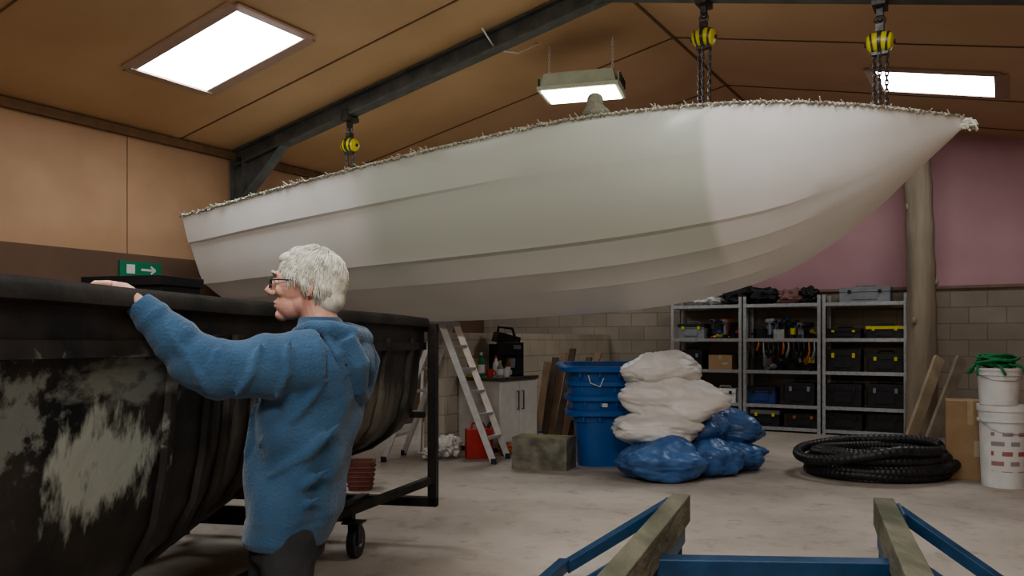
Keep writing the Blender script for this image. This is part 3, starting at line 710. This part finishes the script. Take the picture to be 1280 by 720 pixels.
def blob(cy,cz_,ry,rz_,sc,strech,lo,hi,rot=.35):
    mp=nt.nodes.new('ShaderNodeMapping'); mp.vector_type='POINT'
    mp.inputs['Location'].default_value=(0,-cy/ry,-cz_/rz_); mp.inputs['Scale'].default_value=(0,1/ry,1/rz_)
    nt.links.new(tc.outputs['Object'],mp.inputs[0])
    ln=nt.nodes.new('ShaderNodeVectorMath'); ln.operation='LENGTH'; nt.links.new(mp.outputs[0],ln.inputs[0])
    mr=nt.nodes.new('ShaderNodeMapRange'); mr.inputs['From Min'].default_value=1.0; mr.inputs['From Max'].default_value=.3; nt.links.new(ln.outputs['Value'],mr.inputs['Value'])
    mp2=nt.nodes.new('ShaderNodeMapping'); mp2.inputs['Scale'].default_value=strech; mp2.inputs['Rotation'].default_value=(rot,0,0); nt.links.new(tc.outputs['Object'],mp2.inputs[0])
    nn=noi(sc,mp2.outputs[0],9,.65)
    ad=nt.nodes.new('ShaderNodeMath'); ad.operation='MULTIPLY_ADD'; nt.links.new(mr.outputs[0],ad.inputs[0]); ad.inputs[1].default_value=.42; nt.links.new(nn,ad.inputs[2])
    m_=nt.nodes.new('ShaderNodeMapRange'); m_.inputs['From Min'].default_value=lo; m_.inputs['From Max'].default_value=hi; nt.links.new(ad.outputs[0],m_.inputs['Value'])
    return m_.outputs[0]
def mixc(f,a,bcol):
    m_=nt.nodes.new('ShaderNodeMix'); m_.data_type='RGBA'; nt.links.new(f,m_.inputs[0]); nt.links.new(a,m_.inputs[6]); m_.inputs[7].default_value=(*bcol,1); return m_.outputs[2]
c=mixc(blob(1.55,1.22,.45,.13,4,(1,2,4),.70,.9),base,(.15,.165,.145))
c=mixc(blob(1.0,1.15,.5,.3,5,(1,3,3),.80,.92),c,(.14,.15,.135))
c=mixc(blob(1.45,.97,.42,.27,5,(1,3,1.2),.70,.86),c,(.27,.30,.265))
c=mixc(blob(2.6,1.0,1.2,.35,3,(1,5,1),.84,1.0),c,(.09,.09,.075))
c=mixc(blob(3.6,.95,1.3,.35,3,(1,5,1),.72,1.0),c,(.13,.12,.09))
nt.links.new(c,p.inputs['Base Color'])
bp=nt.nodes.new('ShaderNodeBump'); bp.inputs['Strength'].default_value=.5; bp.inputs['Distance'].default_value=.01; nt.links.new(noi(9,tc.outputs['Object']),bp.inputs['Height']); nt.links.new(bp.outputs[0],p.inputs['Normal'])
b=MB(); rs=[]; NS=60
full=sec+[(-2*W2+0.05-x,z) for x,z in reversed(sec[:-1])]
def mdef(x,y,z,t):
    if z<1.3:
        k=1+.42*sst((.62-t)/.35)
        z=1.3-(1.3-z)*k
    return z
for i in range(NS+1):
    y=ML*i/NS; t=i/NS
    ring=[]
    for x,z in full:
        zz=mdef(x,y,z,t)+.004*noise.noise(Vector((x,y*2,z*3)))
        xx=x+.012*noise.noise(Vector((y*1.5,z*2,3)))
        ring.append((xx,y,zz+.02*(1-t)))
    rs.append(ring)
n=len(full); vs=[v for r in rs for v in r]; fs=[]
for i in range(NS):
    for k in range(n-1): fs.append((i*n+k,(i+1)*n+k,(i+1)*n+k+1,i*n+k+1))
fs.append(tuple(NS*n+k for k in range(n))); fs.append(tuple(k for k in reversed(range(n))))
b.add(vs,fs,0)
for y in (1.76,2.0,2.14,2.35,2.65,3.0,3.4,3.85,4.3):
    pts=[(x+.014,y,mdef(x,y,z,y/ML)+.02*(1-y/ML)) for x,z in sec[6:14]]
    b.tube(pts,[(.030,.024)]*len(pts),8,0,up=Vector((0,1,0)))
b.beam((.005,0,1.33),(.005,ML,1.31),.03,.05,0)
m=b.obj('boat_mould',[M_mould],loc=MO,rz=-ang,smooth=True,angle=28)
so=m.modifiers.new('sol','SOLIDIFY'); so.thickness=.012; so.offset=-1
b=MB()
yE=ML+.02
b.beam((.06,yE,.24),(.06,yE,1.46),.06,.06,0); b.beam((-2*W2-.03,yE,.24),(-2*W2-.03,yE,1.46),.06,.06,0)
b.beam((.09,yE,1.43),(-2*W2-.05,yE,1.43),.05,.05,0); b.beam((.09,yE,.27),(-2*W2-.05,yE,.27),.06,.06,0); b.beam((.0,yE,.85),(-2*W2,yE,.85),.04,.04,0)
for xx in (-.42,-1.6):
    b.beam((xx,0.2,.16),(xx,yE-1.0,.16),.06,.08,0); b.beam((xx,yE-1.0,.16),(xx,yE-.75,.27),.06,.08,0); b.beam((xx,yE-.75,.27),(xx,yE,.27),.06,.08,0)
b.beam((-.42,yE-.75,.27),(.06,yE,.42),.05,.05,0)
for y,zt in ((.6,.22),(2.1,.22),(yE-.75,.66)):
    b.beam((-.42,y,.16 if zt<.5 else .27),(-1.6,y,.16 if zt<.5 else .27),.06,.06,0)
    for xx in (-.75,-1.3): b.beam((xx,y,.16),(xx,y,zt),.05,.05,0)
for xx,y,zt in ((-.30,yE-.50,.225),(-1.7,yE-.50,.225)):
    b.beam((xx,y,.26),(-1.0,y,.26),.06,.06,0)
    b.box((xx,y,.225),(.12,.12,.012),mi=1)
    for s_ in (-1,1): b.box((xx+s_*.032,y+.02,.155),(.006,.07,.14),mi=1)
    b.cyl((xx-.025,y+.03,.10),(xx+.025,y+.03,.10),.10,n=28,mi=1); b.cyl((xx-.034,y+.03,.10),(xx+.034,y+.03,.10),.035,n=16,mi=2)
for xx,y in ((-.42,.4),(-1.6,.4)):
    b.cyl((xx-.025,y,.06),(xx+.025,y,.06),.06,n=24,mi=1)
b.obj('mould_trolley',[M_blacksteel,M_dark,M_steel],loc=MO,rz=-ang,bevel=.004)
b=MB(); b.rings([srect(.20,.2,0),srect(.25,.26,.24),srect(.26,.27,.26),srect(.23,.24,.26),srect(.18,.18,.02)])
for k in range(5): b.tube([(v.x*1.02,v.y*1.02,v.z) for v in srect(.21+.01*k,.21+.01*k,.04+.042*k)],.008,5,closed=True)
b.obj('red_basket',[mat('dark_red_plastic',(.20,.07,.055),(.14,.05,.04),.6)],loc=(-1.37,7.6,0),smooth=True,angle=40)

b=MB(); b.box((0,0,.9),(.75,.5,1.8),mi=0); b.box((0,-.01,1.84),(.8,.55,.08),mi=0)
for sx in (-.19,.19): b.box((sx,-.255,.9),(.36,.012,1.68),mi=1); b.cyl((sx*.2,-.27,.85),(sx*.2,-.27,1.0),.01,.01,8,2)
b.obj('storage_cupboard',[M_dark,mat('dark_brown_door',(.05,.035,.03),(.07,.05,.04),.5),M_steel],loc=(-3.15,7.2,0),rz=-.3,bevel=.005)

# ------------------------------------------------------------------ MAN
man=empty('man',(-.77,2.93,0))
def padd(ob):
    ob.parent=man; ob.matrix_parent_inverse=Matrix.Translation((.77,-2.93,0)); return ob
M_hood=mat('blue_fleece',(0.034,0.082,0.150),(0.052,0.110,0.188),0.95,0,7,0.35,110,spec=.1,sheen=.25)
M_pants=mat('dark_trousers',(0.02,0.022,0.025),(0.035,0.035,0.04),0.9,0,10,.3,30)
M_skin=mat('skin',(0.60,0.36,0.28),(0.52,0.27,0.21),0.5,0,12,.08,80,sss=.12)
M_hair=mat('grey_white_hair',(0.44,0.44,0.37),(0.66,0.65,0.57),0.5,0,40)
M_shoe=mat('boot_leather',(.03,.022,.018),(.05,.035,.03),.6)
def ring(cx,cy,z,rx,ry,n=48,tilt=0,fold=0):
    out=[]
    for k in range(n):
        a=2*math.pi*k/n
        f=1+fold*noise.noise(Vector((math.cos(a)*2,math.sin(a)*2,z*8)))
        out.append(Vector((cx+rx*f*math.cos(a),cy+ry*f*math.sin(a),z+tilt*math.cos(a))))
    return out
T=[(.655,-.785,.135,.175),(.67,-.785,.15,.19),(.70,-.775,.152,.19),(.756,-.762,.166,.195),(.867,-.753,.172,.195),(.977,-.735,.180,.20),(1.088,-.710,.182,.210),(1.17,-.695,.178,.218),(1.253,-.675,.162,.218),(1.322,-.665,.135,.198),(1.366,-.660,.105,.15),(1.40,-.665,.082,.10),(1.43,-.672,.07,.075)]
b=MB()
TT=[]
for i in range(len(T)-1):
    for j in range(4):
        f=j/4; TT.append(tuple(T[i][q]*(1-f)+T[i+1][q]*f for q in range(4)))
TT.append(T[-1])
b.rings([ring(x,2.93,z,rx,ry,fold=.13 if .74<z<1.15 else .04) for z,x,rx,ry in TT])
arm=[(-.66,2.80,1.275),(-.74,2.745,1.272),(-.86,2.68,1.256),(-.94,2.645,1.258),(-.995,2.63,1.292),(-1.05,2.61,1.355),(-1.10,2.592,1.41),(-1.135,2.582,1.45)]
ar=[.112,.108,.096,.094,.088,.072,.058,.050]
ap=[];rr=[]
for i in range(len(arm)-1):
    for j in range(5):
        f=j/5; ap.append(Vector(arm[i]).lerp(Vector(arm[i+1]),f)); q=(i+f); rr.append((ar[i]*(1-f)+ar[i+1]*f)*(1+.045*math.sin(q*5.2)+.035*math.sin(q*9.1+1)))
ap.append(Vector(arm[-1])); rr.append(ar[-1])
b.tube(ap,rr,20)
b.tube([(-1.125,2.586,1.436),(-1.15,2.576,1.468)],[.047,.044],20)
b.tube([(-.66,3.06,1.27),(-.70,3.13,1.18),(-.73,3.14,1.03),(-.80,3.12,.92),(-.87,3.07,.86)],[.10,.088,.08,.068,.052],18)
for (p0,p1,r) in (((-.78,2.625,1.35),(-.86,2.60,1.17),.018),((-.90,2.58,1.33),(-.97,2.565,1.21),.016),((-1.0,2.545,1.33),(-.93,2.585,1.18),.018),((-1.05,2.55,1.40),(-1.0,2.55,1.29),.012),((-.70,2.66,1.36),(-.75,2.66,1.16),.020),
    ((-.60,2.725,1.22),(-.84,2.750,1.00),.024),((-.56,2.75,1.08),(-.80,2.745,.90),.022),((-.59,2.75,.93),(-.84,2.765,.82),.020),((-.62,2.75,.84),(-.86,2.785,.74),.016),((-.86,2.80,1.14),(-.90,2.82,.93),.018)):
    m_=(Vector(p0)+Vector(p1))/2+Vector((.012,-.008,-.012))
    b.tube([p0,Vector(p0).lerp(m_,.5)+Vector((0,-.003,0)),m_,Vector(p1).lerp(m_,.5)+Vector((0,-.003,0)),p1],[.004,r*.75,r,r*.75,.004],10)
b.tube([(-.735,2.86,1.375),(-.66,2.845,1.395),(-.60,2.87,1.385),(-.585,2.93,1.38),(-.60,2.99,1.385),(-.68,3.01,1.395)],[.014,.022,.024,.026,.022,.018],12)
b.rings([ring(-.785,2.93,.645,.138,.178),ring(-.785,2.93,.655,.142,.182),ring(-.785,2.93,.705,.146,.186)])
jk=padd(remesh(b.obj('hooded_sweatshirt',[M_hood]),.007,6))
# hood: separate folded pouch hanging behind the neck (own surface so its edge reads)
b=MB()
b.tube([(-.735,2.825,1.378),(-.675,2.795,1.392),(-.605,2.790,1.385),(-.545,2.825,1.365),(-.520,2.93,1.352),(-.545,3.035,1.365),(-.605,3.07,1.385),(-.675,3.065,1.392),(-.735,3.035,1.378)],[.012,.024,.032,.036,.038,.036,.032,.024,.012],14)
b.tube([(-.555,2.80,1.355),(-.515,2.815,1.27),(-.525,2.86,1.185),(-.530,2.93,1.155),(-.525,3.0,1.185),(-.515,3.045,1.27),(-.555,3.06,1.355)],[.036,.040,.034,.034,.034,.040,.036],14)
b.ell((-.535,2.93,1.27),(.055,.125,.11)); b.ell((-.548,2.93,1.345),(.05,.12,.05))
b.tube([(-.50,2.84,1.32),(-.478,2.87,1.25),(-.490,2.92,1.19)],[.008,.014,.006],8)
b.tube([(-.62,2.775,1.37),(-.575,2.768,1.30),(-.555,2.79,1.22)],[.010,.016,.008],8)
padd(remesh(b.obj('hood',[M_hood]),.006,3))
b=MB()
b.rings([ring(-.78,2.93,.60,.12,.165),ring(-.775,2.93,.75,.135,.175),ring(-.76,2.93,.92,.13,.165)])
for y,dx in ((2.845,.03),(3.02,-.05)):
    b.tube([(-.78+dx,y,.80),(-.79+dx,y,.66),(-.80+dx*1.4,y-.005,.48),(-.79+dx*1.4,y-.005,.30),(-.765+dx*1.4,y,.10),(-.765+dx*1.4,y,.06)],[.105,.10,.078,.07,.058,.06],18)
padd(remesh(b.obj('trousers',[M_pants]),.009,4))
b=MB()
for y,dx in ((2.845,.042),(3.02,-.07)):
    b.ell((-.765+dx,y,.06),(.055,.045,.06)); b.tube([(-.72+dx,y,.045),(-.80+dx,y,.045),(-.88+dx,y,.04),(-.95+dx,y,.035)],[(.045,.04),(.048,.045),(.05,.036),(.036,.026)],14)
    b.box((-.825+dx,y,.010),(.27,.095,.02))
padd(remesh(b.obj('boots',[M_shoe]),.007,3))
HY=2.93
b=MB()
b.ell((-.700,HY,1.572),(.100,.078,.098)); b.ell((-.752,HY,1.545),(.075,.068,.088)); b.ell((-.675,HY,1.545),(.078,.07,.075))
b.ell((-.768,HY,1.475),(.055,.052,.055)); b.ell((-.730,HY,1.478),(.05,.056,.045))
b.ell((-.802,HY,1.437),(.024,.026,.022))
b.ell((-.800,HY,1.470),(.026,.028,.026))
b.ell((-.815,HY,1.578),(.016,.045,.012))
b.tube([(-.818,HY,1.568),(-.836,HY,1.540),(-.850,HY,1.522),(-.842,HY,1.508)],[.010,.012,.0145,.009],12)
for s_ in (-1,1):
    b.ell((-.832,HY+s_*.013,1.513),(.012,.009,.009))
    b.ell((-.790,HY+s_*.035,1.520),(.026,.022,.024))
    pts=[(-.690+.018*math.cos(a)-.004,HY+s_*(.080+.006*math.cos(a)),1.532+.032*math.sin(a)) for a in [math.radians(t) for t in range(-100,200,30)]]
    b.tube(pts,.0065,8); b.ell((-.697,HY+s_*.076,1.530),(.016,.008,.026))
b.ell((-.822,HY,1.482),(.010,.024,.0065)); b.ell((-.820,HY,1.468),(.010,.021,.0068))
b.tube([(-.695,HY,1.50),(-.675,HY,1.44),(-.665,HY,1.37)],[(.062,.06),(.06,.062),(.07,.075)],20)
padd(remesh(b.obj('head',[M_skin]),.0042,3,.5))
b=MB()
for s_ in (-1,1):
    b.ell((-.806,HY+s_*.034,1.553),.0125,mi=0); b.ell((-.8165,HY+s_*.035,1.553),(.003,.0055,.0055),mi=1)
padd(b.obj('eyes',[M_white,M_dark],smooth=True))
b=MB()
for s_ in (-1,1):
    b.tube([(-.826,HY+s_*.015,1.578),(-.824,HY+s_*.035,1.585),(-.808,HY+s_*.054,1.578)],[.004,.006,.003],8)
padd(b.obj('eyebrows',[M_hair],smooth=True))
b=MB()
for s_ in (-1,1):
    c_=Vector((-.836,HY+s_*.036,1.548)); pts=[]
    for k in range(20):
        a=2*math.pi*k/20; pts.append(c_+Vector((.010*max(0,math.cos(a)),s_*.027*math.cos(a),.017*math.sin(a))))
    b.tube(pts,.0025,6,0,closed=True,up=Vector((1,0,0)))
    b.tube([(-.826,HY+s_*.063,1.555),(-.79,HY+s_*.076,1.556),(-.73,HY+s_*.084,1.553),(-.690,HY+s_*.086,1.553),(-.675,HY+s_*.084,1.535)],.0028,6,0)
b.tube([(-.838,HY-.009,1.552),(-.842,HY,1.556),(-.838,HY+.009,1.552)],.002,6,0)
padd(b.obj('glasses',[M_dark],smooth=True))
hc=Vector((-.692,HY,1.562)); hr=Vector((.110,.088,.112))
b=MB()
b.ell((-.690,HY,1.585),(.103,.083,.085)); b.ell((-.655,HY,1.545),(.084,.081,.085)); b.ell((-.640,HY,1.495),(.060,.068,.06))
b.ell((-.762,HY,1.630),(.050,.060,.030))
hs=padd(remesh(b.obj('hair',[M_hair]),.006,4))
b=MB(); cnt=0
random.seed(3)
crown=Vector((-.665,HY-.01,1.675))
def onell(p,lift):
    q=p-hc; L=math.sqrt((q.x/hr.x)**2+(q.y/hr.y)**2+(q.z/hr.z)**2); q=q/L
    nn=Vector((q.x/hr.x**2,q.y/hr.y**2,q.z/hr.z**2)).normalized()
    return hc+q+nn*lift, nn
while cnt<4600:
    th=math.acos(random.uniform(-1,1)); ph=random.uniform(0,2*math.pi)
    p0,nrm=onell(hc+Vector((math.sin(th)*math.cos(ph)*hr.x,math.sin(th)*math.sin(ph)*hr.y,math.cos(th)*hr.z)),0)
    if p0.x<-.770 and p0.z<1.632: continue
    if p0.x<-.715 and p0.z<1.585: continue
    if p0.x<-.670 and p0.z<1.550: continue
    if p0.z<1.475: continue
    cnt+=1
    d=(p0-crown)
    nv=noise.noise_vector(p0*26)
    if p0.z>1.61: d=d.normalized()+Vector((-.55,-.25,0))
    else: d=d.normalized()+Vector((.15,0,-.7))
    d=d+nv*.8+Vector((random.uniform(-.16,.16),random.uniform(-.16,.16),random.uniform(-.16,.16)))
    L=random.uniform(.035,.065); lift0=.003+.016*max(0,noise.noise(p0*24))+random.uniform(0,.005)
    q=[]; pc=p0.copy(); steps=5
    tipl=lift0*.6+random.uniform(0,.008)
    for k in range(steps):
        pp,nn=onell(pc,(-.004,lift0*.8,lift0,lift0*.95,tipl)[k])
        q.append(pp); dt=(d-nn*d.dot(nn)).normalized(); pc=pc+dt*L/(steps-1)
        d=d+Vector((0,0,-.12))
    b.tube(q,[.0014,.0017,.0016,.0012,.0004],4,0,cap=False)
padd(b.obj('hair_strands',[M_hair],smooth=True))
b=MB()
W=Vector((-1.150,2.577,1.470))
b.tube([(-1.125,2.584,1.446),W,(-1.172,2.572,1.492)],[(.030,.024),(.028,.022),(.034,.020)],16,up=Vector((0,0,1)))
for k,yo in enumerate((-.030,-.010,.010,.030)):
    b.tube([(-1.165,2.572+yo*.55,1.494),(-1.195,2.570+yo*.9,1.512),(-1.228,2.568+yo*1.05,1.520)],[.016,.0155,.0125],12)
b.ell((-1.195,2.570,1.504),(.040,.036,.014),RY(.35))
padd(remesh(b.obj('left_hand_palm',[M_skin]),.0032,3))
fing=[(-.036,.030,.024,.018,.0088),(-.012,.036,.028,.020,.0092),(.012,.038,.028,.020,.0092),(.036,.034,.024,.018,.0088)]
b=MB()
for k,(yo,l1,l2,l3,r) in enumerate(fing):
    y=2.568+yo; a0=.15+.06*k; p0=Vector((-1.224,y,1.521))
    p1=p0+Vector((-math.cos(a0)*l1,yo*.15,-math.sin(a0)*l1+.004)); a1=a0+.50; p2=p1+Vector((-math.cos(a1)*l2,yo*.1,-math.sin(a1)*l2)); a2=a1+.45; p3=p2+Vector((-math.cos(a2)*l3,0,-math.sin(a2)*l3))
    b.tube([p0+Vector((.02,0,-.004)),p0,(p0+p1)/2,p1,(p1+p2)/2,p2,(p2+p3)/2,p3],[r*1.1,r*1.12,r*.98,r*1.06,r*.92,r*.98,r*.88,r*.6],12)
b.tube([(-1.172,2.553,1.494),(-1.185,2.532,1.490),(-1.205,2.518,1.490),(-1.226,2.512,1.497),(-1.244,2.511,1.502)],[.014,.0125,.0105,.0105,.006],12)
padd(remesh(b.obj('left_hand_fingers',[M_skin]),.0026,2))
b=MB()
b.tube([(-.87,3.07,.865),(-.89,3.06,.835),(-.91,3.05,.79)],[(.026,.02),(.034,.018),(.036,.015)],14)
for k in range(4):
    yo=-.028+.019*k; b.tube([(-.91,3.05+yo,.795),(-.925,3.05+yo,.755),(-.920,3.05+yo,.725),(-.905,3.05+yo,.705)],[.010,.009,.0085,.006],10)
b.tube([(-.895,3.025,.83),(-.915,3.005,.80),(-.925,3.0,.77)],[.013,.011,.007],10)
padd(remesh(b.obj('right_hand',[M_skin]),.0032,3))

# ------------------------------------------------------------------ lights (unseen fill added on the camera side to brighten the shed)
def area(name,loc,size,power,col,rot=(0,0,0)):
    l=bpy.data.lights.new(name,'AREA'); l.energy=power; l.size=size[0]; l.shape='RECTANGLE'; l.size_y=size[1]; l.color=col
    o=bpy.data.objects.new(name,l); o.location=loc; o.rotation_euler=rot; bpy.context.scene.collection.objects.link(o)
    return o
area('fill_light',B(-3.2,1.2,4.45),(1.6,.5),65,(1,.98,.95),(0.25,0,ROT))
area('fill_light',B(0.4,-1.2,3.7),(1.6,.5),110,(1,.98,.95),(0.55,0,ROT))
w=bpy.data.worlds.new('world'); bpy.context.scene.world=w; w.use_nodes=True
w.node_tree.nodes['Background'].inputs[0].default_value=(.02,.02,.025,1)
# ------------------------------------------------------------------ camera
cam=bpy.data.cameras.new('camera'); cam.sensor_width=36; cam.lens=1050*36/1280; cam.shift_y=65/1280; cam.clip_start=.05
co=bpy.data.objects.new('camera',cam); co.location=(0,0,H); co.rotation_euler=(math.pi/2,0,0)
bpy.context.scene.collection.objects.link(co); bpy.context.scene.camera=co
vs_=bpy.context.scene.view_settings
vs_.view_transform='AgX'; vs_.exposure=0.30
try: vs_.look='AgX - Medium High Contrast'
except Exception: pass
